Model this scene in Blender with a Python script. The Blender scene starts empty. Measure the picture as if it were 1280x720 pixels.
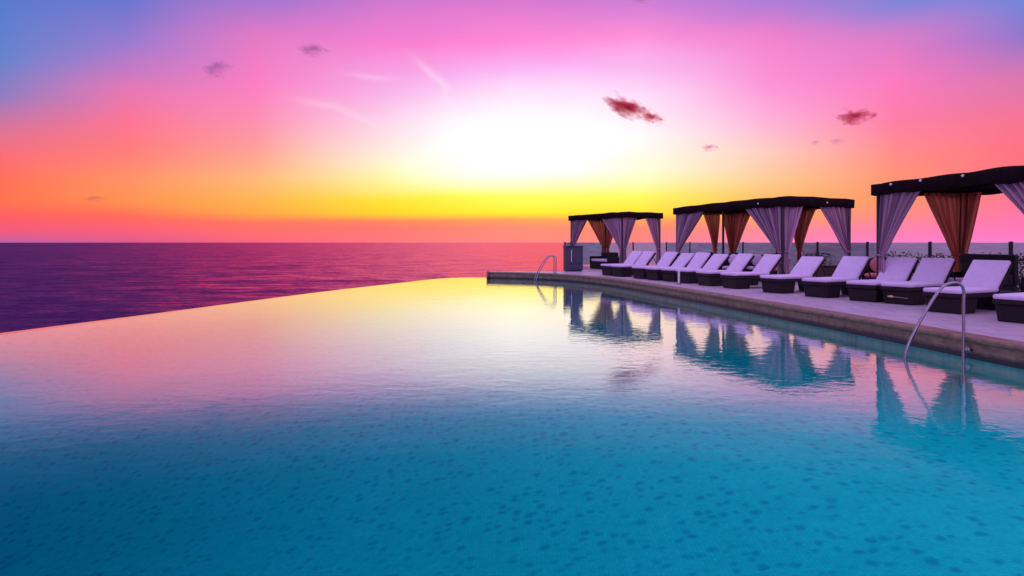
import bpy, bmesh, math, random
from mathutils import Vector, Matrix, Euler
from math import sin, cos, pi, radians, atan2, sqrt
random.seed(7)
scene = bpy.context.scene
COL = scene.collection
EYE = 1.5          # eye height above the pool water (z = 0)
DZ = 0.27          # deck height above the water
SEA = -10.0
F = 850.0          # focal length in photo pixels (1280 wide)

# ------------------------------------------------------------------ materials
def new_mat(name):
    m = bpy.data.materials.new(name); m.use_nodes = True
    nt = m.node_tree; nt.nodes.clear()
    return m, nt
def N(nt, typ, **kw):
    n = nt.nodes.new(typ)
    for k, v in kw.items():
        if k in n.inputs: n.inputs[k].default_value = v
        else: setattr(n, k, v)
    return n
def L(nt, a, b): nt.links.new(a, b)
def math_(nt, op, a, b=None, c=None, clamp=False):
    n = nt.nodes.new('ShaderNodeMath'); n.operation = op; n.use_clamp = clamp
    for i, v in enumerate((a, b, c)):
        if v is None: continue
        if isinstance(v, (int, float)): n.inputs[i].default_value = v
        else: nt.links.new(v, n.inputs[i])
    return n.outputs[0]
def mixc(nt, fac, a, b, blend='MIX'):
    n = nt.nodes.new('ShaderNodeMix'); n.data_type = 'RGBA'; n.blend_type = blend
    for i, v in ((0, fac), (6, a), (7, b)):
        if isinstance(v, (int, float)): n.inputs[i].default_value = v
        elif isinstance(v, tuple): n.inputs[i].default_value = (*v[:3], 1)
        else: nt.links.new(v, n.inputs[i])
    return n.outputs[2]
def ramp(nt, fac, stops, interp='LINEAR'):
    n = nt.nodes.new('ShaderNodeValToRGB'); cr = n.color_ramp; cr.interpolation = interp
    stops = sorted(stops, key=lambda s: s[0])
    cr.elements[0].position = stops[0][0]; cr.elements[0].color = (*stops[0][1][:3], 1)
    cr.elements[1].position = stops[-1][0]; cr.elements[1].color = (*stops[-1][1][:3], 1)
    for p, c in stops[1:-1]:
        e = cr.elements.new(p); e.color = (*c[:3], 1)
    nt.links.new(fac, n.inputs[0]); return n.outputs[0]
def maprange(nt, v, a, b, c=0.0, d=1.0, mode='LINEAR'):
    n = nt.nodes.new('ShaderNodeMapRange'); n.interpolation_type = mode
    nt.links.new(v, n.inputs[0])
    for i, x in enumerate((a, b, c, d)): n.inputs[i+1].default_value = x
    return n.outputs[0]
def noise(nt, vec, scale, detail=3, rough=.5, dist=0.0):
    n = N(nt, 'ShaderNodeTexNoise', Scale=scale, Detail=detail, Roughness=rough, Distortion=dist)
    if vec is not None: nt.links.new(vec, n.inputs['Vector'])
    return n.outputs['Fac']
def mapping(nt, vec, scale=(1,1,1), rot=(0,0,0), loc=(0,0,0)):
    n = nt.nodes.new('ShaderNodeMapping')
    n.inputs['Scale'].default_value = scale; n.inputs['Rotation'].default_value = rot; n.inputs['Location'].default_value = loc
    nt.links.new(vec, n.inputs['Vector']); return n.outputs[0]
def srgb(*c):
    return tuple(((x/255)/12.92 if x/255 <= .04045 else ((x/255+.055)/1.055)**2.4) for x in c)

def simple(name, col, rough=.6, metal=0.0, var=.15, vscale=8, bump=0.0, bscale=60, spec=.5):
    m, nt = new_mat(name)
    tc = nt.nodes.new('ShaderNodeTexCoord').outputs['Object']
    n1 = noise(nt, tc, vscale, 4, .6)
    f = maprange(nt, n1, .3, .7, 1-var, 1+var)
    c = nt.nodes.new('ShaderNodeVectorMath'); c.operation = 'SCALE'
    c.inputs[0].default_value = col; L(nt, f, c.inputs['Scale'])
    p = N(nt, 'ShaderNodeBsdfPrincipled', Roughness=rough, Metallic=metal)
    p.inputs['Specular IOR Level'].default_value = spec
    L(nt, c.outputs[0], p.inputs['Base Color'])
    if bump:
        b = N(nt, 'ShaderNodeBump', Strength=bump, Distance=.01)
        L(nt, noise(nt, tc, bscale, 3, .6), b.inputs['Height']); L(nt, b.outputs[0], p.inputs['Normal'])
    o = nt.nodes.new('ShaderNodeOutputMaterial'); L(nt, p.outputs[0], o.inputs['Surface'])
    return m

def wicker_mat(name, col):
    m, nt = new_mat(name)
    tc = nt.nodes.new('ShaderNodeTexCoord').outputs['Object']
    sep = nt.nodes.new('ShaderNodeSeparateXYZ'); L(nt, tc, sep.inputs[0])
    h = math_(nt, 'ADD', sep.outputs[0], sep.outputs[1])
    a = math_(nt, 'SINE', math_(nt, 'MULTIPLY', h, 190.0))
    b = math_(nt, 'SINE', math_(nt, 'MULTIPLY', sep.outputs[2], 300.0))
    w = math_(nt, 'MULTIPLY', a, b)
    n1 = noise(nt, tc, 14, 3, .6)
    c = mixc(nt, maprange(nt, w, -1, 1), tuple(x*.45 for x in col), tuple(x*1.5 for x in col))
    c = mixc(nt, maprange(nt, n1, .35, .75, 0, .5), c, tuple(x*1.9 for x in col))
    p = N(nt, 'ShaderNodeBsdfPrincipled', Roughness=.5); L(nt, c, p.inputs['Base Color'])
    p.inputs['Specular IOR Level'].default_value = .3
    bp = N(nt, 'ShaderNodeBump', Strength=.7, Distance=.004); L(nt, w, bp.inputs['Height']); L(nt, bp.outputs[0], p.inputs['Normal'])
    o = nt.nodes.new('ShaderNodeOutputMaterial'); L(nt, p.outputs[0], o.inputs['Surface'])
    return m

def cloth_mat(name, col, trans=.35, clear=.0, fold_shade=False, var=.12):
    m, nt = new_mat(name)
    tc = nt.nodes.new('ShaderNodeTexCoord').outputs['Object']
    n1 = noise(nt, mapping(nt, tc, (9,9,.10) if fold_shade else (3,3,.6)), 3, 1.5, .5)
    c = mixc(nt, maprange(nt, n1, .38, .62), tuple(x*(1-var) for x in col), tuple(min(1,x*(1+var)) for x in col))
    if fold_shade:
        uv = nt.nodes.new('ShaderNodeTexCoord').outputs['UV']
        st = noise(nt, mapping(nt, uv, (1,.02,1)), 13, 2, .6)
        c = mixc(nt, maprange(nt, st, .40, .62), tuple(x*.33 for x in col), tuple(min(1,x*1.3) for x in col))  # light and shade of the pleats painted into the cloth colour, running lengthwise
    d = N(nt, 'ShaderNodeBsdfDiffuse', Roughness=.6); L(nt, c, d.inputs['Color'])
    t = N(nt, 'ShaderNodeBsdfTranslucent'); L(nt, c, t.inputs['Color'])
    b = N(nt, 'ShaderNodeBump', Strength=.0 if fold_shade else .15, Distance=.01); L(nt, noise(nt, tc, 9, 4, .55), b.inputs['Height'])
    L(nt, b.outputs[0], d.inputs['Normal'])
    mx = N(nt, 'ShaderNodeMixShader', Fac=trans); L(nt, d.outputs[0], mx.inputs[1]); L(nt, t.outputs[0], mx.inputs[2])
    out = mx.outputs[0]
    if clear:
        tr = N(nt, 'ShaderNodeBsdfTransparent'); m2 = N(nt, 'ShaderNodeMixShader', Fac=clear)
        L(nt, out, m2.inputs[1]); L(nt, tr.outputs[0], m2.inputs[2]); out = m2.outputs[0]
    o = nt.nodes.new('ShaderNodeOutputMaterial'); L(nt, out, o.inputs['Surface'])
    return m

def deck_mat():
    m, nt = new_mat('deck_paving')
    tc = nt.nodes.new('ShaderNodeTexCoord').outputs['Object']
    v = mapping(nt, tc, rot=(0,0,radians(13)))
    br = N(nt, 'ShaderNodeTexBrick', Scale=1.0); br.offset = .5
    br.inputs['Brick Width'].default_value = .6; br.inputs['Row Height'].default_value = .6
    br.inputs['Mortar Size'].default_value = .010; br.inputs['Mortar Smooth'].default_value = .3; br.inputs['Bias'].default_value = 0
    br.inputs['Color1'].default_value = (.56,.42,.46,1); br.inputs['Color2'].default_value = (.64,.48,.52,1); br.inputs['Mortar'].default_value = (.22,.18,.17,1)
    L(nt, v, br.inputs['Vector'])
    n1 = noise(nt, tc, 1.3, 5, .6); n2 = noise(nt, tc, 40, 3, .6)
    c = mixc(nt, maprange(nt, n1, .4, .68, 0, .55), br.outputs['Color'], (.36,.27,.32))
    c = mixc(nt, maprange(nt, n2, .3, .8, 0, .25), c, (.6,.5,.46))
    p = N(nt, 'ShaderNodeBsdfPrincipled'); L(nt, c, p.inputs['Base Color'])
    L(nt, maprange(nt, n1, .3, .7, .35, .6), p.inputs['Roughness'])
    b = N(nt, 'ShaderNodeBump', Strength=.3, Distance=.004)
    L(nt, math_(nt, 'SUBTRACT', math_(nt, 'MULTIPLY', n2, .3), br.outputs['Fac']), b.inputs['Height']); L(nt, b.outputs[0], p.inputs['Normal'])
    o = nt.nodes.new('ShaderNodeOutputMaterial'); L(nt, p.outputs[0], o.inputs['Surface'])
    return m

def coping_mat():
    m, nt = new_mat('coping_stone')
    tc = nt.nodes.new('ShaderNodeTexCoord').outputs['Object']
    v = mapping(nt, tc, (1,1,1))
    n1 = noise(nt, v, 7, 6, .65); n2 = noise(nt, mapping(nt, tc, (3,3,30)), 2, 4, .6)
    c = mixc(nt, maprange(nt, n1, .35, .7), (.20,.10,.055), (.38,.22,.125))
    c = mixc(nt, maprange(nt, n2, .45, .7, 0, .6), c, (.09,.055,.05))
    sep = nt.nodes.new('ShaderNodeSeparateXYZ'); L(nt, tc, sep.inputs[0])
    wet = maprange(nt, math_(nt, 'ADD', sep.outputs[2], math_(nt, 'MULTIPLY', n1, .06)), .07, .13, 1, 0)
    c = mixc(nt, wet, c, (.035,.022,.028))
    p = N(nt, 'ShaderNodeBsdfPrincipled', Roughness=.55); L(nt, c, p.inputs['Base Color'])
    b = N(nt, 'ShaderNodeBump', Strength=.5, Distance=.01); L(nt, n1, b.inputs['Height']); L(nt, b.outputs[0], p.inputs['Normal'])
    o = nt.nodes.new('ShaderNodeOutputMaterial'); L(nt, p.outputs[0], o.inputs['Surface'])
    return m

def tile_mat():
    """blue glass mosaic with scattered darker tile clusters"""
    m, nt = new_mat('pool_mosaic')
    geo = nt.nodes.new('ShaderNodeNewGeometry').outputs['Position']
    # gentle wobble, as if seen through ripples
    nz = N(nt, 'ShaderNodeTexNoise', Scale=9.0, Detail=3)
    L(nt, geo, nz.inputs['Vector'])
    off = nt.nodes.new('ShaderNodeVectorMath'); off.operation = 'MULTIPLY_ADD'
    L(nt, nz.outputs['Color'], off.inputs[0]); off.inputs[1].default_value = (.07,.07,0); L(nt, geo, off.inputs[2])
    v = off.outputs[0]
    vo = N(nt, 'ShaderNodeTexVoronoi', Scale=9.4, Randomness=.72); vo.feature = 'F1'
    vm = mapping(nt, v, (1,1,.01)); L(nt, vm, vo.inputs['Vector'])
    sepc = nt.nodes.new('ShaderNodeSeparateColor'); L(nt, vo.outputs['Color'], sepc.inputs[0])
    rad = maprange(nt, sepc.outputs[0], 0, 1, .20, .37)
    spot = maprange(nt, math_(nt, 'SUBTRACT', vo.outputs['Distance'], rad), -.18, .20, 1, 0, 'SMOOTHSTEP')
    spot = math_(nt, 'MULTIPLY', spot, maprange(nt, sepc.outputs[1], .0, .3, .7, 1))
    n1 = noise(nt, v, 1.1, 4, .6); n2 = noise(nt, v, 9, 3, .6)
    c = mixc(nt, maprange(nt, n1, .35, .7), (.05,.88,.60), (.08,.94,.66))
    c = mixc(nt, maprange(nt, n2, .35, .7, 0, .28), c, (.05,.66,.56))
    c = mixc(nt, math_(nt, 'MULTIPLY', spot, .46), c, (.015,.22,.36))
    br = N(nt, 'ShaderNodeTexBrick', Scale=1.0); br.offset = 0
    br.inputs['Brick Width'].default_value = .03; br.inputs['Row Height'].default_value = .03; br.inputs['Mortar Size'].default_value = .0022
    L(nt, geo, br.inputs['Vector'])
    br.inputs['Color1'].default_value = (.86,.86,.86,1); br.inputs['Color2'].default_value = (1,1,1,1); br.inputs['Mortar'].default_value = (.8,.8,.8,1)
    c = mixc(nt, .8, c, br.outputs['Color'], 'MULTIPLY')
    p = N(nt, 'ShaderNodeBsdfPrincipled', Roughness=.6); L(nt, c, p.inputs['Base Color'])
    p.inputs['Specular IOR Level'].default_value = .0
    o = nt.nodes.new('ShaderNodeOutputMaterial'); L(nt, p.outputs[0], o.inputs['Surface'])
    return m

def pool_water_mat():
    m, nt = new_mat('pool_water')
    geo = nt.nodes.new('ShaderNodeNewGeometry').outputs['Position']
    a = noise(nt, mapping(nt, geo, (1,1.5,1)), 4.5, 3, .5, .4)
    b = noise(nt, mapping(nt, geo, (.8,1.3,1), rot=(0,0,.5)), 15, 2, .5)
    c = noise(nt, mapping(nt, geo, (1,1,1), rot=(0,0,-.4)), 1.1, 2, .5)
    h = math_(nt, 'ADD', math_(nt, 'MULTIPLY', a, 1.0), math_(nt, 'ADD', math_(nt, 'MULTIPLY', b, .14), math_(nt, 'MULTIPLY', c, 1.6)))
    bp = N(nt, 'ShaderNodeBump', Strength=1.0, Distance=.0018); L(nt, h, bp.inputs['Height'])
    fr = N(nt, 'ShaderNodeFresnel', IOR=1.33); L(nt, bp.outputs[0], fr.inputs['Normal'])
    fac = ramp(nt, fr.outputs[0], [(0,(0,0,0)),(.12,(.003,)*3),(.17,(.008,)*3),(.22,(.045,)*3),(.26,(.17,)*3),(.30,(.40,)*3),(.35,(.54,)*3),(.42,(.61,)*3),(.5,(.69,)*3),(.6,(.80,)*3),(.7,(.85,)*3),(1,(1,1,1))])
    gb = nt.nodes.new('ShaderNodeNewGeometry')
    fac = math_(nt, 'MULTIPLY', fac, math_(nt, 'SUBTRACT', 1.0, gb.outputs['Backfacing']))
    tr = N(nt, 'ShaderNodeBsdfTransparent'); tr.inputs['Color'].default_value = (1,1,1,1)
    gl = N(nt, 'ShaderNodeBsdfGlossy', Roughness=.015); gl.inputs['Color'].default_value = (1,.94,.90,1); L(nt, bp.outputs[0], gl.inputs['Normal'])
    mx = nt.nodes.new('ShaderNodeMixShader'); L(nt, fac, mx.inputs[0]); L(nt, tr.outputs[0], mx.inputs[1]); L(nt, gl.outputs[0], mx.inputs[2])
    o = nt.nodes.new('ShaderNodeOutputMaterial'); L(nt, mx.outputs[0], o.inputs['Surface'])
    va = N(nt, 'ShaderNodeVolumeAbsorption', Density=1.25); va.inputs['Color'].default_value = (.01,.80,.85,1)
    L(nt, va.outputs[0], o.inputs['Volume'])
    m.cycles.homogeneous_volume = True if hasattr(m.cycles, 'homogeneous_volume') else False
    return m

def sea_mat():
    m, nt = new_mat('sea_water')
    geo = nt.nodes.new('ShaderNodeNewGeometry').outputs['Position']
    # facet normals straight from vector noise, so far waves stay rough however small they get
    acc = None
    for sc, vec, amp in ((.045,(.45,1,1),.11), (.22,(.4,1,1),.21), (1.1,(.6,1.1,1),.18)):
        nn = N(nt, 'ShaderNodeTexNoise', Scale=sc, Detail=4, Roughness=.6); L(nt, mapping(nt, geo, vec, rot=(0,0,.12)), nn.inputs['Vector'])
        q = nt.nodes.new('ShaderNodeVectorMath'); q.operation = 'MULTIPLY_ADD'
        L(nt, nn.outputs['Color'], q.inputs[0]); q.inputs[1].default_value = (2*amp,2*amp,0); q.inputs[2].default_value = (-amp,-amp,0)
        if acc is None: acc = q.outputs[0]
        else:
            ad_ = nt.nodes.new('ShaderNodeVectorMath'); L(nt, acc, ad_.inputs[0]); L(nt, q.outputs[0], ad_.inputs[1]); acc = ad_.outputs[0]
    ad_ = nt.nodes.new('ShaderNodeVectorMath'); L(nt, acc, ad_.inputs[0]); ad_.inputs[1].default_value = (.33,-.03,1)
    bp = nt.nodes.new('ShaderNodeVectorMath'); bp.operation = 'NORMALIZE'; L(nt, ad_.outputs[0], bp.inputs[0])
    fr = N(nt, 'ShaderNodeFresnel', IOR=1.33); L(nt, bp.outputs[0], fr.inputs['Normal'])
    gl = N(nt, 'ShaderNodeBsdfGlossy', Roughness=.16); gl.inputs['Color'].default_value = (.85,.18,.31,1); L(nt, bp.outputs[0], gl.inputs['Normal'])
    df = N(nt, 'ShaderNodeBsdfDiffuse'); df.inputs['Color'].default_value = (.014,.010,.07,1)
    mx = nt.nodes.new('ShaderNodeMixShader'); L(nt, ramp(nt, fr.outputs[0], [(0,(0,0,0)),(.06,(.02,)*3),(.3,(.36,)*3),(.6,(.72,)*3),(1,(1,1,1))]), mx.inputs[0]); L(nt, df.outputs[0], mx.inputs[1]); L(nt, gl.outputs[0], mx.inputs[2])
    o = nt.nodes.new('ShaderNodeOutputMaterial'); L(nt, mx.outputs[0], o.inputs['Surface'])
    return m

def glass_mat():
    m, nt = new_mat('balustrade_glass')
    tr = N(nt, 'ShaderNodeBsdfTransparent'); tr.inputs['Color'].default_value = (.93,.98,.96,1)
    gl = N(nt, 'ShaderNodeBsdfGlossy', Roughness=.03)
    df = N(nt, 'ShaderNodeBsdfDiffuse'); df.inputs['Color'].default_value = (.74,.88,.80,1)
    tc = nt.nodes.new('ShaderNodeTexCoord').outputs['Object']
    sea_haze = maprange(nt, noise(nt, mapping(nt, tc, (.7,.7,5)), 1.6, 4, .6), .35, .75, .58, .86)  # brightness of the pale sea beyond, put into the panes as milky haze
    tl = N(nt, 'ShaderNodeBsdfTranslucent'); tl.inputs['Color'].default_value = (.85,1,.95,1)
    m0 = N(nt, 'ShaderNodeMixShader', Fac=.7); L(nt, df.outputs[0], m0.inputs[1]); L(nt, tl.outputs[0], m0.inputs[2])
    m1 = nt.nodes.new('ShaderNodeMixShader'); L(nt, sea_haze, m1.inputs[0]); L(nt, tr.outputs[0], m1.inputs[1]); L(nt, m0.outputs[0], m1.inputs[2])
    fr = N(nt, 'ShaderNodeFresnel', IOR=1.3)
    m2 = nt.nodes.new('ShaderNodeMixShader'); L(nt, fr.outputs[0], m2.inputs[0]); L(nt, m1.outputs[0], m2.inputs[1]); L(nt, gl.outputs[0], m2.inputs[2])
    o = nt.nodes.new('ShaderNodeOutputMaterial'); L(nt, m2.outputs[0], o.inputs['Surface'])
    return m

def leaf_mat():
    m, nt = new_mat('shrub_leaves')
    geo = nt.nodes.new('ShaderNodeNewGeometry')
    c = ramp(nt, geo.outputs['Random Per Island'], [(0,(.03,.05,.02)),(.5,(.06,.09,.035)),(1,(.11,.12,.05))])
    d = N(nt, 'ShaderNodeBsdfDiffuse'); L(nt, c, d.inputs['Color'])
    t = N(nt, 'ShaderNodeBsdfTranslucent'); L(nt, c, t.inputs['Color'])
    mx = N(nt, 'ShaderNodeMixShader', Fac=.3); L(nt, d.outputs[0], mx.inputs[1]); L(nt, t.outputs[0], mx.inputs[2])
    o = nt.nodes.new('ShaderNodeOutputMaterial'); L(nt, mx.outputs[0], o.inputs['Surface'])
    return m

M = dict(
    wicker = wicker_mat('dark_wicker', (.011,.006,.007)),
    brown_wicker = wicker_mat('brown_wicker', (.06,.03,.018)),
    cushion = cloth_mat('white_cushion', (.80,.66,.80), .05, var=.03),
    pink = cloth_mat('pink_cushion', (.75,.25,.25), .05),
    voile = cloth_mat('lilac_voile', (.64,.41,.52), .28, .03, var=.42, fold_shade=True),
    orange = cloth_mat('backlit_voile', (.88,.30,.17), .6, .04, var=.42, fold_shade=True),  # same sheer cloth as the lilac one, sunset backlight put into its colour
    canopy = cloth_mat('dark_canopy', (.020,.011,.013), .02),
    post = simple('dark_post', (.03,.018,.022), .45),
    steel = simple('brushed_steel', (.34,.30,.34), .22, 1.0, .1, 20),
    deck = deck_mat(), coping = coping_mat(), tile = tile_mat(), water = pool_water_mat(), sea = sea_mat(),
    glass = glass_mat(), fencepost = simple('fence_post_metal', (.035,.03,.045), .4, .6),
    slate = simple('slate_panel', (.045,.05,.075), .5, 0, .2, 5, .2, 30),
    white = simple('white_paint', (.75,.74,.72), .4),
    leaves = leaf_mat(), bark = simple('bark', (.08,.05,.035), .8, 0, .3, 12, .5),
    concrete = simple('concrete', (.30,.28,.27), .8, 0, .2, .8, .4, 12),
    tag = simple('pale_brass', (.75,.62,.35), .35, .3),
    seabed = simple('seabed', (.1,.1,.1), .9),
)

# ------------------------------------------------------------------ mesh helpers
class MB:
    def __init__(s): s.v = []; s.f = []
    def add(s, verts, faces):
        o = len(s.v); s.v += [tuple(v) for v in verts]; s.f += [tuple(i+o for i in f) for f in faces]; return s
    def box(s, c, size, rz=0.0, taper=1.0):
        """box centred on c in xy with base at c.z; taper = bottom/top ratio"""
        sx, sy, sz = size; R = Matrix.Rotation(rz, 3, 'Z'); vs = []
        for z, k in ((0, taper), (sz, 1.0)):
            for x, y in ((-1,-1),(1,-1),(1,1),(-1,1)):
                p = R @ Vector((x*sx/2*k, y*sy/2*k, 0)); vs.append((c[0]+p.x, c[1]+p.y, c[2]+z))
        return s.add(vs, [(3,2,1,0),(4,5,6,7),(0,1,5,4),(1,2,6,5),(2,3,7,6),(3,0,4,7)])
    def tube(s, pts, r, n=10, caps=True):
        pts = [Vector(p) for p in pts]; rings = []
        for i, p in enumerate(pts):
            t = (pts[min(i+1, len(pts)-1)] - pts[max(i-1, 0)]).normalized()
            up = Vector((0,1,0)) if abs(t.y) < .9 else Vector((1,0,0))
            a = t.cross(up).normalized(); b = t.cross(a).normalized()
            rr = r[i] if isinstance(r, (list, tuple)) else r
            rings.append([p + a*cos(2*pi*k/n)*rr + b*sin(2*pi*k/n)*rr for k in range(n)])
        vs = [v for ring in rings for v in ring]; fs = []
        for i in range(len(pts)-1):
            for k in range(n):
                fs.append((i*n+k, i*n+(k+1)%n, (i+1)*n+(k+1)%n, (i+1)*n+k))
        if caps: fs += [tuple(range(n-1,-1,-1)), tuple(range((len(pts)-1)*n, len(pts)*n))]
        return s.add(vs, fs)
    def prism(s, poly, z0, z1):
        n = len(poly)
        return s.add([(x,y,z0) for x,y in poly]+[(x,y,z1) for x,y in poly],
            [tuple(range(n-1,-1,-1)), tuple(range(n,2*n))]+[(i,(i+1)%n,n+(i+1)%n,n+i) for i in range(n)])
    def build(s, name, mat, parent=None, smooth=False, bevel=0.0, loc=None, subsurf=0, bseg=2):
        me = bpy.data.meshes.new(name); me.from_pydata(s.v, [], s.f); me.update()
        bm = bmesh.new(); bm.from_mesh(me)
        bmesh.ops.recalc_face_normals(bm, faces=bm.faces)
        if bevel:
            bmesh.ops.bevel(bm, geom=[e for e in bm.edges if len(e.link_faces)==2 and e.calc_face_angle(0) > .5], offset=bevel, segments=bseg, profile=.5, affect='EDGES', clamp_overlap=True)
        bm.to_mesh(me); bm.free()
        if smooth:
            for p in me.polygons: p.use_smooth = True
        me.materials.append(mat)
        o = bpy.data.objects.new(name, me); COL.objects.link(o)
        if loc is not None: o.location = loc
        if parent: o.parent = parent
        return o
def tag(o, label=None, cat=None, group=None, kind=None):
    for k, v in (('label', label), ('category', cat), ('group', group), ('kind', kind)):
        if v: o[k] = v
    return o
def empty(name, loc, rz=0.0, **kw):
    o = bpy.data.objects.new(name, None); COL.objects.link(o)
    o.location = loc; o.rotation_euler = (0,0,rz); o.empty_display_size = .2
    return tag(o, **kw)
def copy_tree(o, parent=None):
    c = o.copy(); COL.objects.link(c)
    if parent: c.parent = parent
    for ch in list(o.children): copy_tree(ch, c)
    return c
def smooth_curve(pts, n=8):
    out = []
    P = [pts[0]] + list(pts) + [pts[-1]]
    for i in range(1, len(P)-2):
        for k in range(n):
            t = k/n
            out.append(tuple(.5*((2*P[i][j]) + (-P[i-1][j]+P[i+1][j])*t + (2*P[i-1][j]-5*P[i][j]+4*P[i+1][j]-P[i+2][j])*t*t + (-P[i-1][j]+3*P[i][j]-3*P[i+1][j]+P[i+2][j])*t**3) for j in range(len(pts[0]))))
    out.append(tuple(pts[-1])); return out

# ------------------------------------------------------------------ pool, deck, sea
edge = smooth_curve([(8.0,-4.0),(7.45,0.0),(6.75,4.0),(6.06,8.1),(5.67,10.8),(4.78,16.1),(3.75,21.4),(2.95,24.2),(1.9,26.3),(.6,27.6),(-1.0,28.35)], 8)
infin = smooth_curve([(-1.0,28.9),(-2.1,29.0),(-3.0,28.2),(-4.15,25.2),(-5.8,20.6),(-7.45,14.7),(-8.45,11.3),(-9.6,7.0),(-10.6,2.0),(-11.2,-4.0)], 8)
back_edge = [(-1.0,28.95),(.8,28.98),(2.15,29.2),(2.55,31.4),(2.75,35.2),(5.0,37.4),(7.4,36.4),(8.6,33.6),(9.5,29.6),(14.4,4.6),(15.5,-4.0)]

# sea
s = MB(); R = 45000
ring = [(R*cos(2*pi*k/96), R*sin(2*pi*k/96), SEA) for k in range(96)]
s.add(ring, [tuple(range(96))])
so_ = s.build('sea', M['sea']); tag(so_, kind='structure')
if so_.data.polygons[0].normal.z < 0: so_.data.flip_normals()

# deck slab: top surface between coping band and back edge, side walls down to the terrace base
cop_w = .30
def offset_curve(c, d):
    out = []
    for i, p in enumerate(c):
        a = Vector(c[max(i-1,0)]); b = Vector(c[min(i+1,len(c)-1)]); t = (b-a).normalized(); n = Vector((t.y,-t.x))
        out.append((p[0]+n.x*d, p[1]+n.y*d))
    return out
edge_in = offset_curve(edge, cop_w)
edge_in[-1] = (-.985, 28.65)
deck_poly = edge_in + back_edge[0:1] + back_edge[1:]
m = MB(); n = len(deck_poly)
top = [(x,y,DZ) for x,y in deck_poly]; bot = [(x,y,-6.0) for x,y in deck_poly]
m.add(top+bot, [tuple(range(n))] + [(i,(i+1)%n,n+(i+1)%n,n+i) for i in range(n)])
tag(m.build('pool_deck', M['deck']), kind='structure')
# coping: rounded nose, face recessed under it down to below the water
m = MB(); prof = [(cop_w,DZ+.002),(.05,DZ+.004),(.015,DZ-.004),(0,DZ-.022),(.0,DZ-.05),(.012,DZ-.066),(.05,DZ-.07),(.052,-.02)]
rows = [offset_curve(edge, d) for d, z in prof]
for r in rows: r[-1] = (r[-1][0], r[-1][1])
nv = len(edge); vs = []; fs = []
for (d, z), r in zip(prof, rows): vs += [(x,y,z) for x,y in r]
for j in range(len(prof)-1):
    for i in range(nv-1): fs.append((j*nv+i, j*nv+i+1, (j+1)*nv+i+1, (j+1)*nv+i))
fs.append(tuple(j*nv+nv-1 for j in range(len(prof))))
m.add(vs, fs); tag(m.build('pool_coping', M['coping']), kind='structure')
# coping joints: thin dark grooves are real grooves only near; modelled as slim grout strips
# deck end block (blunt tip)
m = MB(); m.prism([(-1.06,28.28),(-.98,28.28),(-.98,28.97),(-1.06,28.97)], -1.2, DZ+.012)
tag(m.build('deck_end', M['coping'], bevel=.01), kind='structure')

# pool water: closed body, floor slopes deeper to the near left
pool_poly = offset_curve(edge, .048) + infin
def depth(x, y):
    return .36 + 1.5*math.exp(-((x+5.5)**2+(y-4.5)**2)/20.0)
def bowl(r):
    q = min(1, (1-r)/.30); q = q*q*(3-2*q)
    return .06 + .94*q
def ring_grid(poly, zf, nr=14):
    c = Vector((-1.6, 12.0)); k = len(poly); vs = []
    for r in range(1, nr+1):
        for i, (x, y) in enumerate(poly):
            p = c + (Vector((x,y))-c)*(r/nr); vs.append((p.x, p.y, zf(p.x,p.y,(r/nr if i >= nv else .75))))
    vs.append((c.x, c.y, zf(c.x,c.y,0))); ci = len(vs)-1
    fs = [(ci, i, (i+1)%k) for i in range(k)]
    for r in range(nr-1):
        for i in range(k):
            fs.append((r*k+i, (r+1)*k+i, (r+1)*k+(i+1)%k, r*k+(i+1)%k))
    return vs, fs, (nr-1)*k
k = len(pool_poly)
m = MB(); vt, ft, ot = ring_grid(pool_poly, lambda x,y,r: 0.0, 1)
vb, fb, ob = ring_grid(pool_poly, lambda x,y,r: -depth(x,y)*bowl(r)+.012, 20)
m.add(vt, ft); o0 = len(m.v); m.add(vb, fb)
m.f += [(i, (i+1)%k, o0+ob+(i+1)%k, o0+ob+i) for i in range(k)]
tag(m.build('pool_water', M['water']), kind='structure')
m = MB(); big = offset_curve(edge, .06) + offset_curve(infin, -.012)
vb, fb, ob = ring_grid(big, lambda x,y,r: -depth(x,y)*bowl(r), 20); m.add(vb, fb)
o0 = len(m.v); m.v += [(x,y,-.004) for x,y in big]; kk = len(big)
m.f += [(ob+i, ob+(i+1)%kk, o0+(i+1)%kk, o0+i) for i in range(kk) if i >= nv-1 or True]
tag(m.build('pool_basin', M['tile']), kind='structure')
# outer face of the infinity edge
m = MB(); a_ = offset_curve(infin, -.014); b_ = offset_curve(infin, -.035); q = len(a_)
m.add([(x,y,-.008) for x,y in a_]+[(x,y,-.02) for x,y in b_]+[(x,y,-8) for x,y in b_],
      [(i,i+1,q+i+1,q+i) for i in range(q-1)]+[(q+i,q+i+1,2*q+i+1,2*q+i) for i in range(q-1)])
tag(m.build('infinity_edge', M['slate']), kind='structure')
# terrace behind the photographer
m = MB(); m.prism([(-12,-9),(16,-9),(15.5,-4.02),(-12,-4.02)], -2, DZ-.02)
tag(m.build('rear_terrace', M['deck']), kind='structure')

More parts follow.
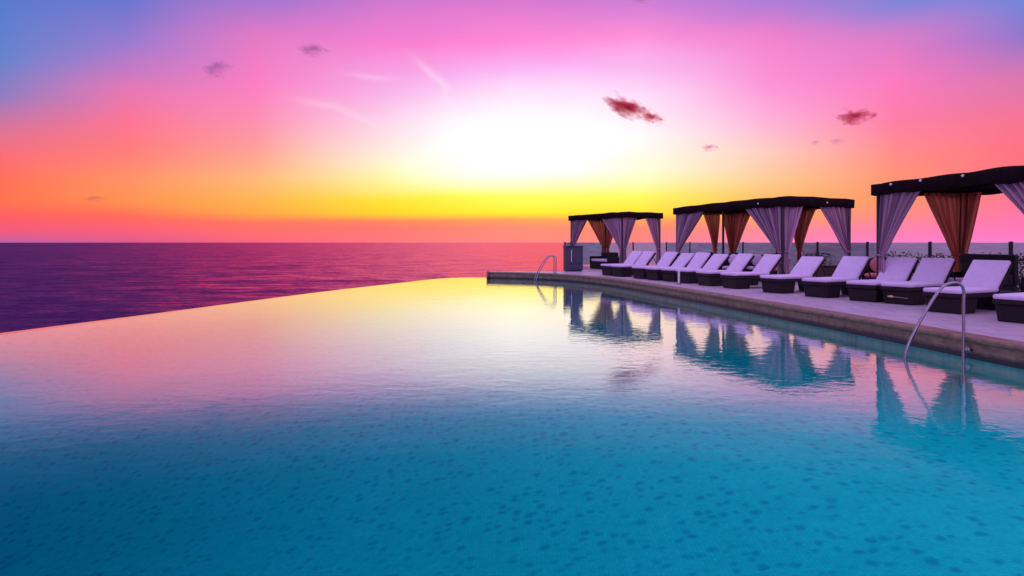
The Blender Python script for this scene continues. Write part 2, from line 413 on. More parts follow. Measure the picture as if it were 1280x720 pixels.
# ------------------------------------------------------------------ sun lounger
def lounger_proto(deg=49):
    """foot at local origin, axis along +x, width along y; z=0 deck"""
    t = empty('sun_lounger', (0,0,0))
    W = .67
    def panel(x0, x1, name):
        m = MB(); cx = (x0+x1)/2; m.box((cx,0,0), (x1-x0, W-.02, .27), 0, .90)
        m.build(name, M['wicker'], t, bevel=.02)
    panel(.03, .50, 'base'); panel(1.30, 1.68, 'base')
    m = MB(); m.box((.86,0,.272), (1.74, W, .075)); m.build('frame', M['wicker'], t, bevel=.018)
    # seat cushion with soft edges
    m = MB(); m.box((.54,0,.350), (1.12, W-.01, .075))
    o = m.build('seat_cushion', M['cushion'], t, smooth=True, bevel=.032, bseg=4)
    # piping seam
    p = MB()
    for y in (-W/2+.004, W/2-.004): p.tube([(0.02,y,.388),(1.06,y,.388)], .006, 6)
    p.tube([(-.018,-W/2+.04,.388),(-.018,W/2-.04,.388)], .006, 6)
    p.build('piping', M['cushion'], o)
    # backrest
    ang = radians(deg); bl = .665
    def incl(m, off0, off1, w, l0, l1):
        ux, uz = cos(ang), sin(ang); nx, nz = -sin(ang), cos(ang)
        vs = []
        for l in (l0, l1):
            for off in (off0, off1):
                for y in (-w/2, w/2):
                    vs.append((1.04+ux*l+nx*off, y, .36+uz*l+nz*off))
        m.add(vs, [(0,1,3,2),(4,6,7,5),(0,4,5,1),(2,3,7,6),(0,2,6,4),(1,5,7,3)])
    m = MB(); incl(m, -.055, -.002, W, 0, bl); m.build('backrest', M['wicker'], t, bevel=.015)
    m = MB(); incl(m, .0, .075, W-.02, .02, bl+.01); m.build('back_cushion', M['cushion'], t, smooth=True, bevel=.03, bseg=4)
    for y in (-W/2+.06, W/2-.06):
        m = MB(); m.tube([(1.04+.5*cos(ang)+.05,y,.36+.5*sin(ang)-.05),(1.64,y,.34)], .013, 8); m.build('stay', M['post'], t)
    return t
L0 = lounger_proto(); L1 = lounger_proto(44.5)
# (x, y of the far foot corner, axis angle)
lspots = [
 (3.32,25.5,25,'far end sun lounger, first of the row, beside the farthest curtained cabana'),
 (3.58,24.65,24,'second sun lounger from the far end of the row, close beside the first'),
 (4.10,23.3,25,'third sun lounger from the far end, just left of the short white post'),
 (4.38,22.4,23,'fourth sun lounger from the far end, directly behind the short white post'),
 (4.72,21.6,25,'fifth sun lounger from the far end, in front of the long cabana\'s far lilac curtain'),
 (4.97,20.75,23,'sixth sun lounger from the far end, below the gap between lilac and orange curtains'),
 (5.30,19.6,18,'white cushioned lounger below the first pair of orange curtains, with a dark chair behind'),
 (5.65,18.45,18,'lounger whose backrest stands just left of the round chair with the pink cushion'),
 (6.12,16.8,27,'lounger with open gap under it, between round pink chair and wicker side table'),
 (6.60,15.5,28,'lounger standing alone just right of the wicker side table, below the long cabana\'s near corner'),
 (7.08,14.42,29,'left one of the two loungers pushed together side by side'),
 (7.45,13.76,29,'right one of the two loungers pushed together, pale tag on its base'),
 (7.33,12.14,25,'lounger behind the large steel pool handrail, with its whole backrest in view'),
 (7.50,10.62,27,'nearest lounger, cut off by the right edge of the photo'),
]
loungers = []
for i, (x, y, a, lab) in enumerate(lspots):
    o = {0: L0, 3: L1}.get(i) or copy_tree(L1 if i in (5,8,13) else L0)
    a = radians(a)
    w = .335   # origin is the middle of the foot edge: far corner + half width toward the camera
    o.location = (x + sin(a)*w, y - cos(a)*w, DZ); o.rotation_euler = (0,0,a)
    tag(o, lab, 'sun lounger', 'sun loungers in a row along the pool')
    loungers.append(o)
# small pale tag on one base
m = MB(); m.tube([(.004,.18,.15),(.004,.10,.155),(.004,.06,.15)], [.012,.026,.010], 8); m.tube([(.01,.06,.15),(.008,-.22,.135)], .004, 6)
m.build('pale_tag', M['tag'], loungers[11])

# ------------------------------------------------------------------ cabanas
def curtain_mesh(width, side, ztop, ztie, tie_x, seed, pleats=9, amp=.065, lower=True):
    """hangs in the local x-z plane; top from x=0..width, gathered at tie_x"""
    rnd = random.Random(seed); nu, nv_ = pleats*8, 26; vs = []; fs = []
    ph = rnd.random()*6; zb = .03
    jit = [rnd.uniform(-.3,.3) for _ in range(pleats+2)]
    for j in range(nv_+1):
        v = j/nv_
        z = ztop + (zb-ztop)*v
        if z >= ztie:
            q = (ztop-z)/(ztop-ztie); k = 1-q; k = k**.86
            w = .10 + (width-.10)*k; cx0 = tie_x + (0-tie_x)*k - .05*(1-k)
        else:
            q = (ztie-z)/(ztie-zb); w = .10 + .16*q**.5; cx0 = tie_x - .05 - .08*q**.5; k = 0
        a = amp*(.75+.45*k)*(1 if z>=ztie else .6)
        for i in range(nu+1):
            u = i/nu; wob = jit[min(int(u*pleats), pleats)]
            off = a*sin(2*pi*pleats*u + ph + wob*2 + .6*sin(v*5+u*4)) + .3*a*sin(2*pi*pleats*2.3*u + v*3)
            sag = 0
            if k > 0: sag = -.10*sin(pi*(1-k))*(u if tie_x < width/2 else 1-u)*width*.5 * (1 if tie_x < width/2 else -1)
            vs.append((cx0 + u*w + sag, off, z))
    for j in range(nv_):
        for i in range(nu):
            a0 = j*(nu+1)+i; fs.append((a0, a0+1, a0+nu+2, a0+nu+1))
    return vs, fs
def add_curtain(root, p, ang, width, tie_x, mat, H, seed, ztie=.95, pleats=9):
    """p = local start of the curtain top, ang = direction in root space"""
    m = MB(); vs, fs = curtain_mesh(width, 1, H-.16, ztie, tie_x, seed, pleats)
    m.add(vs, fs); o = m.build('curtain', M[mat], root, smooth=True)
    uvl = o.data.uv_layers.new(name='UVMap'); nu1 = pleats*8+1
    for lp in o.data.loops:
        uvl.data[lp.index].uv = ((lp.vertex_index % nu1)/(nu1-1)*width + seed*1.37, (lp.vertex_index//nu1)/26)
    o.location = (p[0], p[1], 0); o.rotation_euler = (0,0,ang)
    b = MB(); pts = [(tie_x+.085*cos(t), .075*sin(t), ztie+.012*sin(t*2)) for t in [2*pi*k/14 for k in range(15)]]
    b.tube(pts, .02, 6, False); b.build('tieback', M[mat], o)
    return o
def cabana(A, ang, Lx, D, H, label, curtains, clips=(), crown=.10, mids=True):
    """A = far front corner; local +x runs along the front toward the camera end, local +y to the back"""
    r = empty('cabana', (A[0], A[1], DZ), -pi/2+ang, label=label, cat='cabana', group='curtained cabanas behind the loungers')
    ps = [(0,0),(Lx,0),(Lx,D),(0,D)] + ([(Lx/2,0),(Lx/2,D)] if mids else [])
    for x, y in ps:
        m = MB(); m.box((x,y,0), (.06,.06,H-.10)); m.build('post', M['post'], r, bevel=.006)
    m = MB()
    for y in (0,D): m.box((Lx/2,y,H-.10), (Lx+.10,.07,.08))
    for x in (0,Lx,Lx/2): m.box((x,D/2,H-.10), (.065,D-.072,.075))
    m.build('top_frame', M['post'], r)
    # canopy: low crowned fabric sheet with slight sag between the bars
    nx, ny = 40, 16; vs = []; fs = []; ov = .10; rnd = random.Random(int(Lx*100))
    for j in range(ny+1):
        for i in range(nx+1):
            u, v = i/nx, j/ny
            x = -ov + u*(Lx+2*ov); y = -ov + v*(D+2*ov)
            e = min(1, 4*min(u,1-u)*Lx/D/2, 4*min(v,1-v)/2) 
            z = H + crown*min(1, e)**.8 + .018*sin(x*5.1)*sin(y*4.2+1) + .02*abs(sin(pi*u*2))*-1
            vs.append((x,y,z))
    for j in range(ny):
        for i in range(nx): a0=j*(nx+1)+i; fs.append((a0,a0+1,a0+nx+2,a0+nx+1))
    m = MB(); m.add(vs, fs); c = m.build('canopy', M['canopy'], r, smooth=True)
    so = c.modifiers.new('thick', 'SOLIDIFY'); so.thickness = .02
    # valance all round with a wavy lower hem
    per = []; x0,x1,y0,y1 = -ov-.005,Lx+ov+.005,-ov-.005,D+ov+.005
    cor = [(x0,y0),(x1,y0),(x1,y1),(x0,y1),(x0,y0)]
    for (ax,ay),(bx,by) in zip(cor, cor[1:]):
        ln = sqrt((bx-ax)**2+(by-ay)**2); q = int(ln/.09)
        for i in range(q): per.append((ax+(bx-ax)*i/q, ay+(by-ay)*i/q))
    q = len(per); vs = []
    for lv in range(3):
        for i,(x,y) in enumerate(per):
            nxn, nyn = (x-Lx/2)/Lx, (y-D/2)/D
            wv = .010*sin(i*.9)*lv/2
            z = [H+.012, H-.10, H-.225-.014*sin(i*.55)-.01*sin(i*.21)][lv]
            vs.append((x+wv*nxn*2, y+wv*nyn*2, z))
    fs = [(lv*q+i, lv*q+(i+1)%q, (lv+1)*q+(i+1)%q, (lv+1)*q+i) for lv in range(2) for i in range(q)]
    m = MB(); m.add(vs, fs); vo = m.build('valance', M['canopy'], r, smooth=True)
    so = vo.modifiers.new('thick', 'SOLIDIFY'); so.thickness = .012
    for (x, y, z) in clips:
        m = MB(); m.tube([(x,y-.02,z),(x,y-.05,z+.012)], [.030,.018], 8); m.build('clip', M['white'], r, smooth=True)
    for i, (px_, py_, a_, w_, tx, mt) in enumerate(curtains):
        add_curtain(r, (px_, py_), radians(a_), w_, tx, mt, H, i*7+int(Lx*10), pleats=max(5,int(w_*6.5)))
    return r
H = 2.50
# direction codes (local): 0 = along +x (towards camera end), 180 = back, 90 = toward the back side
c1L, c1D = 4.3, 1.95
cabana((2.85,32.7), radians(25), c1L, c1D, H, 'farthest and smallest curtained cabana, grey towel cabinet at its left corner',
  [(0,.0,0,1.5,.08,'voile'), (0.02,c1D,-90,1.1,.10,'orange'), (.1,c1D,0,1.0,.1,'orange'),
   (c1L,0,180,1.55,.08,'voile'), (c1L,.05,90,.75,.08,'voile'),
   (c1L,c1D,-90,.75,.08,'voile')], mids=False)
c2L, c2D = 5.86, 2.4
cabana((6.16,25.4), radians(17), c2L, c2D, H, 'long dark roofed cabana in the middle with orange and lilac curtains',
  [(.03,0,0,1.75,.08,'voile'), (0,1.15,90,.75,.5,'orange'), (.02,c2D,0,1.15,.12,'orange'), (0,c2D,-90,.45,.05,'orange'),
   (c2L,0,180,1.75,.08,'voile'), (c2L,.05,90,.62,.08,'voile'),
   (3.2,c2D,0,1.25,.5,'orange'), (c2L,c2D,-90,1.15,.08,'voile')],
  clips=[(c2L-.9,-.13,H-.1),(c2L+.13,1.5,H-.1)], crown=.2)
c3L, c3D = 4.3, 2.15
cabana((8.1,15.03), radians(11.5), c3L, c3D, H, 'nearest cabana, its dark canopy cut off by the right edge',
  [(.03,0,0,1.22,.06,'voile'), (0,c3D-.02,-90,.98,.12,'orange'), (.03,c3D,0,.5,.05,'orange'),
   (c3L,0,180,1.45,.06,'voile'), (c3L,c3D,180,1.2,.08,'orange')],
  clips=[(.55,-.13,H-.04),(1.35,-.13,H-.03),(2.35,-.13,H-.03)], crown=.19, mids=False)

# ------------------------------------------------------------------ pool handrails
def handrail(base, ang, label, pair=False, steel='steel', wet=False):
    """base = point on the coping edge; rail plane perpendicular to the edge, local -x toward the water"""
    r = empty('pool_handrail', (base[0], base[1], 0), ang, label=label, cat='handrail', group='steel pool handrails')
    path = [(.12,0,DZ+.004),(.12,0,.70),(.125,0,.84),(.10,0,.93),(.03,0,.975),(-.06,0,.97),(-.17,0,.915),(-.32,0,.72),(-.52,0,.38),(-.64,0,.12),(-.66,0,-.05),(-.58,0,-.4)]
    if wet: path = [(.12,0,-.5)] + path[0:1] + path[1:]
    for dy in ((0,.52) if pair else (0,)):
        m = MB(); m.tube([(x,y+dy,z) for x,y,z in smooth_curve(path, 6)], .019, 12); m.build('rail', M[steel], r, smooth=True)
        m = MB()
        if wet: m.tube([(.12,dy,.10),(.24,dy,.10)], [.014,.014], 10); m.tube([(.165,dy,.10),(.175,dy,.10)], [.045,.045], 14)
        else: m.tube([(.12,dy,DZ+.004),(.12,dy,DZ+.02)], [.05,.042], 14)
        m.build('flange', M[steel], r, smooth=True)
    return r
handrail((5.755,8.84), radians(3), 'large curved steel handrail over the near edge of the pool', wet=True)
handrail((1.60,26.55), radians(5), 'small distant curved steel handrail at the far end of the deck', pair=True)

# ------------------------------------------------------------------ glass balustrade
fl = []
def fp(y): return (12.3-.2*(y-14), y)
ys = [2.0+2.36*i for i in range(14)]
ys = [16.17-2.36*6+2.36*i for i in range(0,15)]
fpts = [fp(y) for y in ys if y < 34] + [(8.0,35.2),(6.5,36.5),(4.9,36.9),(3.1,35.0),(2.75,31.9),(2.3,29.6)]
g = empty('glass_balustrade', (fpts[0][0], fpts[0][1], DZ), 0, label='clear glass balustrade with dark posts behind the cabanas, sea beyond', cat='balustrade')
ox, oy = fpts[0]
for i, (x, y) in enumerate(fpts):
    x -= ox; y -= oy
    m = MB(); m.box((x,y,0), (.07,.07,1.24)); m.box((x,y,1.24), (.05,.05,.015)); m.build('post', M['fencepost'], g, bevel=.004)
    if i < len(fpts)-1:
        x2, y2 = fpts[i+1][0]-ox, fpts[i+1][1]-oy
        d = Vector((x2-x,y2-y)); a = atan2(d.y,d.x); c = ((x+x2)/2,(y+y2)/2,.06)
        m = MB(); m.box(c, (d.length-.12,.012,1.165), a); m.build('glass_panel', M['glass'], g)

# ------------------------------------------------------------------ shrubs along the balustrade
def shrub(x, y, h, r, label, seed):
    rnd = random.Random(seed); t = empty('shrub', (x,y,DZ), 0, label=label, cat='shrub', group='dark low shrubs in front of the balustrade')
    m = MB()
    for k in range(5):
        a = rnd.random()*6.3; m.tube([(0,0,0),(.1*cos(a),.1*sin(a),h*.4),(r*.5*cos(a),r*.5*sin(a),h*.8)], [.014,.01,.005], 6)
    m.build('stem', M['bark'], t)
    m = MB()
    for k in range(900):
        a = rnd.random()*2*pi; q = rnd.random()**.5; zz = rnd.random()
        rad = r*q*(1-.55*abs(zz-.5)**1.5*2)*(1+.25*sin(a*3+seed))
        p = Vector((rad*cos(a)*1.25, rad*sin(a), h*(.12+.86*zz)*(1-.13*rnd.random())))
        e = Euler((rnd.uniform(-1,1),rnd.uniform(-1,1),rnd.random()*6.3)).to_matrix(); s_ = rnd.uniform(.025,.05)
        m.add([p+e@Vector(v) for v in ((0,0,0),(s_*.5,s_*.8,.01),(0,s_*2,0),(-s_*.5,s_*.8,.01))], [(0,1,2,3)])
    m.build('foliage', M['leaves'], t)
sh = [(10.75,18.9,1.0,.62,'wide dark shrub behind the loungers pushed together'),
      (10.98,17.7,.97,.6,'dark shrub left of the near cabana\'s orange curtain'),
      (11.2,16.3,1.0,.62,'dark shrub right behind the near cabana\'s orange curtain'),
      (11.35,15.1,1.0,.6,'dark shrub showing just right of the near orange curtain'),
      (11.6,14.0,.97,.55,'dark shrub by the glass near the photo\'s right edge'),
      (10.1,22.6,.95,.55,'small dark shrub by the glass beyond the round pink chair')]
for i, (x,y,h,r,lab) in enumerate(sh): shrub(x,y,h,r,lab,i+3)

# ------------------------------------------------------------------ wicker furniture
def round_chair(x, y, a, label, cush, back=.50):
    """tub chair with hooped back; local +x = front"""
    t = empty('tub_chair', (x,y,DZ), a, label=label, cat='chair', group='round backed wicker chairs')
    m = MB(); n_ = 20; vs = []; fs = []
    for j,(rr,z) in enumerate([(.24,.0),(.30,.05),(.33,.36),(.30,.37)]):
        vs += [(rr*cos(2*pi*k/n_), rr*sin(2*pi*k/n_), z) for k in range(n_)]
    for j in range(3):
        for k in range(n_): fs.append((j*n_+k, j*n_+(k+1)%n_, (j+1)*n_+(k+1)%n_, (j+1)*n_+k))
    fs.append(tuple(range(3*n_, 4*n_))); m.add(vs, fs); m.build('seat_base', M['wicker'], t, smooth=True)
    m = MB(); vs = []; fs = []; K = 22
    for k in range(K+1):
        th = radians(65) + radians(230)*k/K; hh = .40 + back*sin(pi*k/K)**.7
        for rr, z in ((.31,.34),(.35,hh),(.385,hh),(.345,.32)): vs.append((rr*cos(th), rr*sin(th), z))
    for k in range(K):
        for q in range(4): fs.append((k*4+q, k*4+(q+1)%4, (k+1)*4+(q+1)%4, (k+1)*4+q))
    fs += [(0,1,2,3), (K*4+3,K*4+2,K*4+1,K*4)]; m.add(vs, fs); m.build('back_hoop', M['wicker'], t, smooth=False)
    m = MB(); m.tube([(0,0,.37),(0,0,.40),(0,0,.45),(0,0,.47)], [.26,.29,.28,.22], 18); m.build('seat_cushion', M[cush], t, smooth=True)
    m = MB(); vs=[]; 
    m.tube([(-.27,0,.66),(-.23,0,.66),(-.19,0,.655)], [.14,.20,.15], 18); m.build('back_cushion', M[cush], t, smooth=True)
    return t
round_chair(8.02,20.62, radians(-115), 'round backed wicker chair with a bright pink cushion', 'pink')
round_chair(9.0,16.75, radians(-125), 'round chair between the lone lounger and the near lilac curtain', 'pink', .46)
round_chair(6.55,23.2, radians(-140), 'dark hooped chair behind the far lounger pair below the long cabana', 'cushion')
round_chair(7.0,21.7, radians(-130), 'dark hooped chair beneath the left orange curtain of the long cabana', 'cushion')
round_chair(7.75,21.6, radians(-120), 'dark hooped chair beneath the second orange curtain, between two backrests', 'cushion', .44)
def side_table(x, y, a, label):
    t = empty('side_table', (x,y,DZ), a, label=label, cat='side table')
    m = MB(); m.box((0,0,0), (.46,.46,.60), 0, .94); m.build('body', M['brown_wicker'], t, bevel=.012)
    m = MB(); m.box((0,0,.602), (.52,.52,.03)); m.build('table_top', M['post'], t, bevel=.006)
side_table(8.42,18.0, radians(13), 'brown wicker side table between two loungers, in front of the glass')
def sofa(x, y, a, w, label, hb=.98):
    """local +x = front"""
    t = empty('wicker_sofa', (x,y,DZ), a, label=label, cat='sofa', group='dark wicker sofas inside the cabanas')
    m = MB(); m.box((0,0,0), (.80,w,.34), 0, .95); m.build('base', M['wicker'], t, bevel=.02)
    m = MB(); m.box((-.36,0,.342), (.12,w,hb-.342)); m.build('backrest', M['wicker'], t, bevel=.03)
    for s_ in (-1,1):
        m = MB(); m.box((.05,s_*(w/2-.06),.342), (.68,.11,.24)); m.build('arm', M['wicker'], t, bevel=.03)
    m = MB(); m.box((.06,0,.344), (.64,w-.26,.12)); m.build('seat_cushion', M['cushion'], t, smooth=True, bevel=.04, bseg=4)
    m = MB(); m.box((-.22,0,.47), (.13,w-.3,.30)); m.build('back_cushion', M['wicker'], t, smooth=True, bevel=.04, bseg=4)
sofa(9.75,14.35, radians(192), 1.3, 'dark wicker sofa between the joined loungers and the handrail lounger')
sofa(10.15,12.35, radians(192), 1.3, 'dark wicker sofa at the right edge behind the nearest lounger')
sofa(8.25,22.9, radians(197), 1.5, 'dark wicker sofa under the long cabana, behind its orange curtains', .80)
sofa(4.35,31.6, radians(205), 1.6, 'low brown daybed inside the farthest cabana', .52)

# towel cabinet by the far cabana
t = empty('towel_cabinet', (2.60,28.95,DZ), radians(8), label='tall slate grey towel cabinet with a pale door handle by the farthest cabana', cat='cabinet')
m = MB(); m.box((0,0,.06), (.74,.5,.98)); m.build('body', M['slate'], t, bevel=.01)
m = MB(); m.box((0,0,0), (.66,.44,.058)); m.build('plinth', M['post'], t)
m = MB(); m.box((0,0,1.042), (.80,.56,.04)); m.build('top', M['post'], t, bevel=.006)
m = MB(); m.box((0,-.262,.34), (.66,.02,.66)); d = m.build('door', M['slate'], t, bevel=.004)
m = MB(); m.tube([(-.14,-.30,.42),(-.14,-.30,.92)], .014, 8); m.box((-.14,-.286,.46),(.02,.03,.02)); m.box((-.14,-.286,.86),(.02,.03,.02)); m.build('handle', M['white'], d)
m = MB(); m.box((.04,-.262,.10), (.5,.02,.19)); m.build('drawer', M['slate'], t, bevel=.004)

# short white post with a flat foot at the deck edge
t = empty('marker_post', (4.92,20.05,DZ), 0, label='short white post on a dark foot in front of the far loungers', cat='post')
m = MB(); m.tube([(0,0,.02),(0,0,.38)], .032, 12); m.tube([(0,0,.38),(0,0,.40)], [.032,.02], 12); m.build('shaft', M['white'], t, smooth=False)
m = MB(); m.tube([(0,0,0),(0,0,.018)], .075, 14); m.build('foot', M['post'], t)

# ------------------------------------------------------------------ clouds (real volumes, some kilometres away)
def cloud_mat(name, col, dens, scale, thr=.45):
    m, nt = new_mat(name)
    tc = nt.nodes.new('ShaderNodeTexCoord').outputs['Object']
    ln = nt.nodes.new('ShaderNodeVectorMath'); ln.operation = 'LENGTH'; L(nt, tc, ln.inputs[0])
    n1 = noise(nt, tc, scale, 5, .6)
    f = math_(nt, 'ADD', math_(nt, 'MULTIPLY', math_(nt, 'SUBTRACT', n1, .5), 3.4), math_(nt, 'SUBTRACT', .62, ln.outputs['Value']))
    f = maprange(nt, f, -.1, .9, 0, dens*1.3, 'SMOOTHSTEP')
    v = N(nt, 'ShaderNodeVolumePrincipled'); v.inputs['Color'].default_value = (*col,1); v.inputs['Anisotropy'].default_value = .6
    L(nt, f, v.inputs['Density'])
    o = nt.nodes.new('ShaderNodeOutputMaterial'); L(nt, v.outputs[0], o.inputs['Volume'])
    return m
CD = 4000.0
def cloud(px, py, w, h, tilt, label, col, dens=.03, scale=1.6, seed=0, thr=.3):
    """centre direction and size given in photo pixels; placed 4 km out at true size"""
    k = CD/F
    loc = Vector(((px-640)*k, CD, EYE+(303-py)*k))
    m = MB(); bm = bmesh.new(); bmesh.ops.create_icosphere(bm, subdivisions=3, radius=1.0)
    vs = [v.co.copy() for v in bm.verts]; fs = [tuple(v.index for v in f.verts) for f in bm.faces]; bm.free()
    m.add(vs, fs); o = m.build('cloud', cloud_mat('cloud_vapour', col, dens, scale, thr), None)
    o.location = loc; o.scale = (w*.62*k, w*.4*k, h*.66*k); o.rotation_euler = (0, radians(tilt), .2*seed)
    o.rotation_euler = (0, radians(tilt), 0)
    tag(o, label, 'cloud', 'small dark pink clouds')
cr = (1,.20,.26); cp = (1,.62,.80)
cloud(783,133,60,21,27,'largest red cloud, tilted, right of the bright glow', cr, .06, 1.6)
cloud(814,146,34,15,22,'small ragged red cloud trailing off the largest one', cr, .045, 2.6)
cloud(1068,145,46,19,3,'flat red cloud in the pink sky above the gap between the two right cabanas', cr, .045, 1.8)
cloud(390,61,40,16,12,'small dusky cloud high left of centre', cp, .034, 1.7)
cloud(269,84,38,22,4,'puffy dusky purple cloud in the upper left sky', cp, .028, 1.8)
cloud(886,184,24,10,5,'tiny pink cloud right of the glow, above the long cabana', cp, .03, 2.2)
cloud(802,-1,34,9,0,'thin cloud touching the top edge of the photo', cp, .03, 2.2)
cloud(116,248,34,8,2,'thin brownish cloud low in the orange sky at left', (.8,.4,.25), .009, 2.0)
cloud(1019,178,14,8,8,'tiny faint cloud, left one of two specks below the flat red cloud', cp, .03, 2.0)
cloud(1046,176,20,10,8,'tiny faint cloud, right one of two specks below the flat red cloud', cp, .02, 2.0)

# ------------------------------------------------------------------ world
w = bpy.data.worlds.new('World'); scene.world = w; w.use_nodes = True
nt = w.node_tree; nt.nodes.clear()
tc = nt.nodes.new('ShaderNodeTexCoord').outputs['Generated']
nrm = nt.nodes.new('ShaderNodeVectorMath'); nrm.operation = 'NORMALIZE'; L(nt, tc, nrm.inputs[0])
sep = nt.nodes.new('ShaderNodeSeparateXYZ'); L(nt, nrm.outputs[0], sep.inputs[0])
az = math_(nt, 'ARCTAN2', sep.outputs[0], sep.outputs[1])            # 0 = +Y, + to the right
el = math_(nt, 'MAXIMUM', math_(nt, 'ARCSINE', sep.outputs[2]), 0.0)
# faint irregularity so that the bands are not ruler-straight
nw = noise(nt, mapping(nt, nrm.outputs[0], (3,3,9)), 1.2, 3, .5)
elw = math_(nt, 'MULTIPLY', el, maprange(nt, nw, .3, .7, .96, 1.04))
t_ = math_(nt, 'SQRT', math_(nt, 'DIVIDE', elw, pi/2))
Z = (.80,.62,1.35)      # high lavender sky
cols = {
 0:   [(0,(84,120,203)),(60,(95,128,205)),(120,(140,122,192)),(160,(215,112,150)),(190,(250,105,118)),(225,(255,108,85)),(250,(255,110,78)),(272,(252,88,98)),(290,(238,88,130)),(301,(190,95,165))],
 160: [(0,(108,116,206)),(60,(150,120,206)),(110,(225,116,180)),(160,(253,112,145)),(190,(254,120,120)),(225,(254,142,98)),(250,(254,142,80)),(270,(255,100,88)),(288,(246,88,125)),(302,(215,85,140))],
 320: [(0,(155,115,206)),(50,(225,118,195)),(100,(250,122,192)),(150,(250,138,175)),(190,(250,155,148)),(225,(252,180,116)),(250,(254,176,76)),(266,(255,162,66)),(278,(255,108,95)),(302,(240,92,130))],
 480: [(0,(200,115,205)),(50,(246,122,206)),(100,(244,165,230)),(150,(249,206,234)),(185,(253,230,222)),(205,(254,240,205)),(225,(255,240,160)),(250,(255,222,40)),(266,(255,205,20)),(276,(255,118,88)),(286,(255,98,110)),(302,(245,98,128))],
 640: [(0,(215,115,206)),(50,(251,129,212)),(85,(245,175,244)),(112,(249,218,250)),(142,(253,244,254)),(175,(259,259,259)),(215,(259,259,248)),(245,(255,248,90)),(266,(250,228,0)),(275,(255,135,80)),(285,(255,105,110)),(302,(252,102,128))],
 565: [(0,(208,115,206)),(50,(249,125,209)),(90,(244,172,238)),(120,(248,208,245)),(150,(252,240,252)),(180,(256,254,255)),(215,(257,256,236)),(245,(255,240,70)),(266,(252,220,5)),(276,(255,125,82)),(286,(254,100,110)),(302,(250,100,128))],
 725: [(0,(208,118,208)),(50,(251,134,213)),(85,(246,176,242)),(112,(249,214,250)),(142,(253,242,253)),(175,(258,257,258)),(215,(258,257,244)),(245,(255,248,90)),(266,(254,222,10)),(275,(255,145,82)),(285,(255,110,110)),(302,(254,106,130))],
 800: [(0,(200,120,212)),(50,(250,138,214)),(90,(247,180,240)),(120,(250,218,250)),(170,(260,248,250)),(215,(258,252,215)),(245,(255,245,90)),(266,(255,218,30)),(275,(255,150,85)),(285,(255,115,110)),(302,(255,110,135))],
 960: [(0,(165,120,212)),(50,(240,125,203)),(100,(250,142,214)),(150,(252,175,215)),(190,(254,200,190)),(225,(254,198,140)),(250,(255,178,95)),(270,(255,155,95)),(288,(255,130,155)),(302,(255,130,180))],
 1120:[(0,(128,130,215)),(50,(215,122,200)),(100,(250,118,188)),(150,(253,122,160)),(190,(255,135,135)),(225,(255,142,112)),(250,(255,145,105)),(270,(255,135,135)),(288,(255,125,178)),(302,(255,125,200))],
 1280:[(0,(115,130,216)),(50,(145,116,202)),(100,(215,116,175)),(150,(245,112,145)),(190,(253,108,128)),(225,(255,108,130)),(250,(255,112,150)),(270,(255,115,170)),(288,(255,118,188)),(302,(255,125,205))],
}
def lin(c): return tuple(srgb(min(x,255))[0] if x <= 255 else 1.0 + (x-255)*.06 for x in c)
azs = []; colouts = []
for px in sorted(cols):
    a = math.atan((px-640)/F); st = []
    for y, c in cols[px]:
        e = math.atan((303-y)/F*cos(a)); st.append((sqrt(max(e,0)/(pi/2)), lin(c)))
    st = sorted(st)
    top = st[-1][1]
    hi = [(radians(27), tuple(.45*t+.55*q for t,q in zip(top,(.12,.14,.62)))), (radians(42), (.13,.13,.55)), (radians(70), Z)]
    for e, c in hi: st.append((sqrt(e/(pi/2)), c))
    azs.append(a); colouts.append(ramp(nt, t_, st, 'LINEAR'))
# sides and back of the sky
for a, base in ((radians(-75), (.05,.06,.34)), (radians(75), (.65,.25,.60)), (radians(-140), (.75,.45,1.15)), (radians(140), (.80,.45,1.1))):
    st = [(0, base), (.3, tuple(x*1.1 for x in base)), (.6, tuple((x+q)/2 for x,q in zip(base,Z))), (.9, Z)]
    azs.append(a); colouts.append(ramp(nt, t_, st, 'LINEAR'))
order = sorted(range(len(azs)), key=lambda i: azs[i])
cur = colouts[order[0]]
for i0, i1 in zip(order, order[1:]):
    f = maprange(nt, az, azs[i0], azs[i1], 0, 1, 'LINEAR')
    cur = mixc(nt, f, cur, colouts[i1])
# pale high wisps: soft streaks, positions as compass directions
def wisp(px, py, ln_, wd, ang, amt, cur):
    a0 = math.atan((px-640)/F); e0 = math.atan((303-py)/F*cos(a0))
    da = math_(nt, 'SUBTRACT', az, a0); de = math_(nt, 'SUBTRACT', el, e0)
    c_, s_ = cos(radians(ang)), sin(radians(ang))
    u = math_(nt, 'ADD', math_(nt, 'MULTIPLY', da, c_), math_(nt, 'MULTIPLY', de, s_))
    v = math_(nt, 'SUBTRACT', math_(nt, 'MULTIPLY', de, c_), math_(nt, 'MULTIPLY', da, s_))
    u = math_(nt, 'DIVIDE', u, ln_/F); v = math_(nt, 'ADD', math_(nt, 'DIVIDE', v, wd/F), math_(nt, 'MULTIPLY', math_(nt, 'SUBTRACT', noise(nt, nrm.outputs[0], 22, 4, .6), .5), 2.2))
    r2 = math_(nt, 'ADD', math_(nt, 'MULTIPLY', u, u), math_(nt, 'MULTIPLY', v, v))
    f = math_(nt, 'MULTIPLY', math_(nt, 'EXPONENT', math_(nt, 'MULTIPLY', r2, -1.0)), amt)
    return mixc(nt, f, cur, (1.0,.88,.95))
cur = wisp(541,92,26,5,-38,.28,cur); cur = wisp(556,112,14,4,-75,.25,cur)
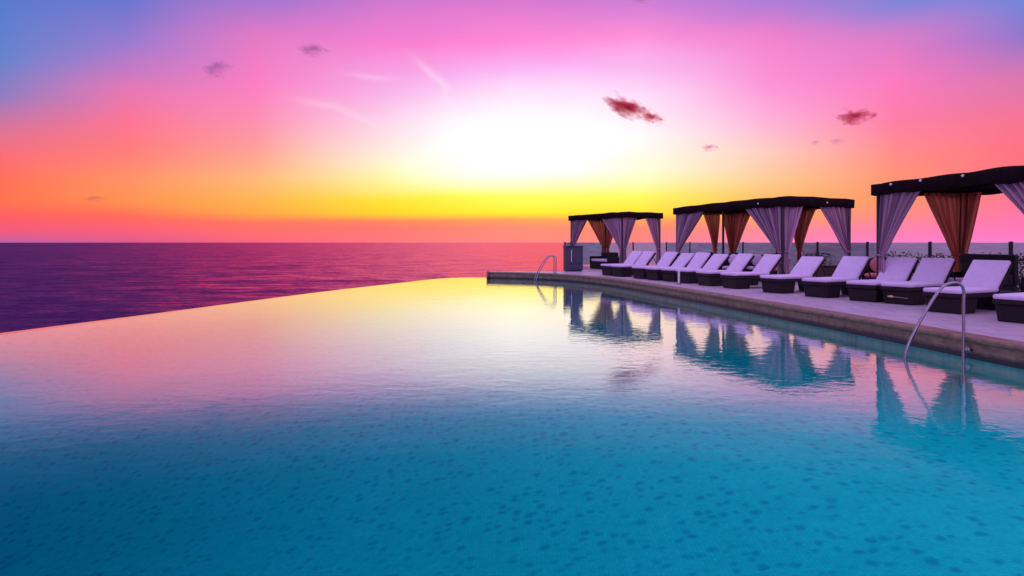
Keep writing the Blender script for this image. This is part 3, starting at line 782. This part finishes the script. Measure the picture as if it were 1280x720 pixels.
cur = wisp(462,96,26,3.5,-4,.2,cur); cur = wisp(405,131,30,4,-8,.2,cur); cur = wisp(448,147,22,4,-22,.18,cur)
def streak(px, py, ln_, wd, ang, amt, cur, col):
    return wisp_col(px, py, ln_, wd, ang, amt, cur, col)
# add a little of the physical sky
sky = nt.nodes.new('ShaderNodeTexSky'); sky.sky_type = 'NISHITA'; sky.sun_disc = False
SUN_AZ = math.atan(20/F); SUN_EL = radians(6)
sky.sun_elevation = SUN_EL; sky.sun_rotation = SUN_AZ
bg1 = N(nt, 'ShaderNodeBackground', Strength=1.0); L(nt, cur, bg1.inputs['Color'])
bg2 = N(nt, 'ShaderNodeBackground', Strength=.003); L(nt, sky.outputs[0], bg2.inputs['Color'])
ad = nt.nodes.new('ShaderNodeAddShader'); L(nt, bg1.outputs[0], ad.inputs[0]); L(nt, bg2.outputs[0], ad.inputs[1])
o = nt.nodes.new('ShaderNodeOutputWorld'); L(nt, ad.outputs[0], o.inputs['Surface'])
# sun just above the horizon
sl = bpy.data.lights.new('sun', 'SUN'); sl.energy = .3; sl.angle = radians(110); sl.color = (1,.62,.40)
so = bpy.data.objects.new('sun', sl); COL.objects.link(so)
d = Vector((sin(SUN_AZ)*cos(SUN_EL), cos(SUN_AZ)*cos(SUN_EL), sin(SUN_EL)))
so.rotation_euler = d.to_track_quat('Z', 'Y').to_euler()
so.location = (0, 40, 20)

# ------------------------------------------------------------------ camera
cam = bpy.data.cameras.new('camera'); cam.sensor_width = 36; cam.lens = 36*F/1280
cam.clip_start = .05; cam.clip_end = 100000; cam.shift_y = -57/1280
co = bpy.data.objects.new('camera', cam); COL.objects.link(co)
co.location = (0,0,EYE); co.rotation_euler = (pi/2,0,0); scene.camera = co
scene.render.engine = 'CYCLES'
scene.cycles.max_bounces = 10; scene.cycles.transparent_max_bounces = 16; scene.cycles.volume_bounces = 4
scene.cycles.volume_max_steps = 128
scene.view_settings.view_transform = 'Standard'; scene.view_settings.look = 'None'
scene.view_settings.exposure = 0; scene.view_settings.gamma = 1
scene.view_settings.use_curve_mapping = False
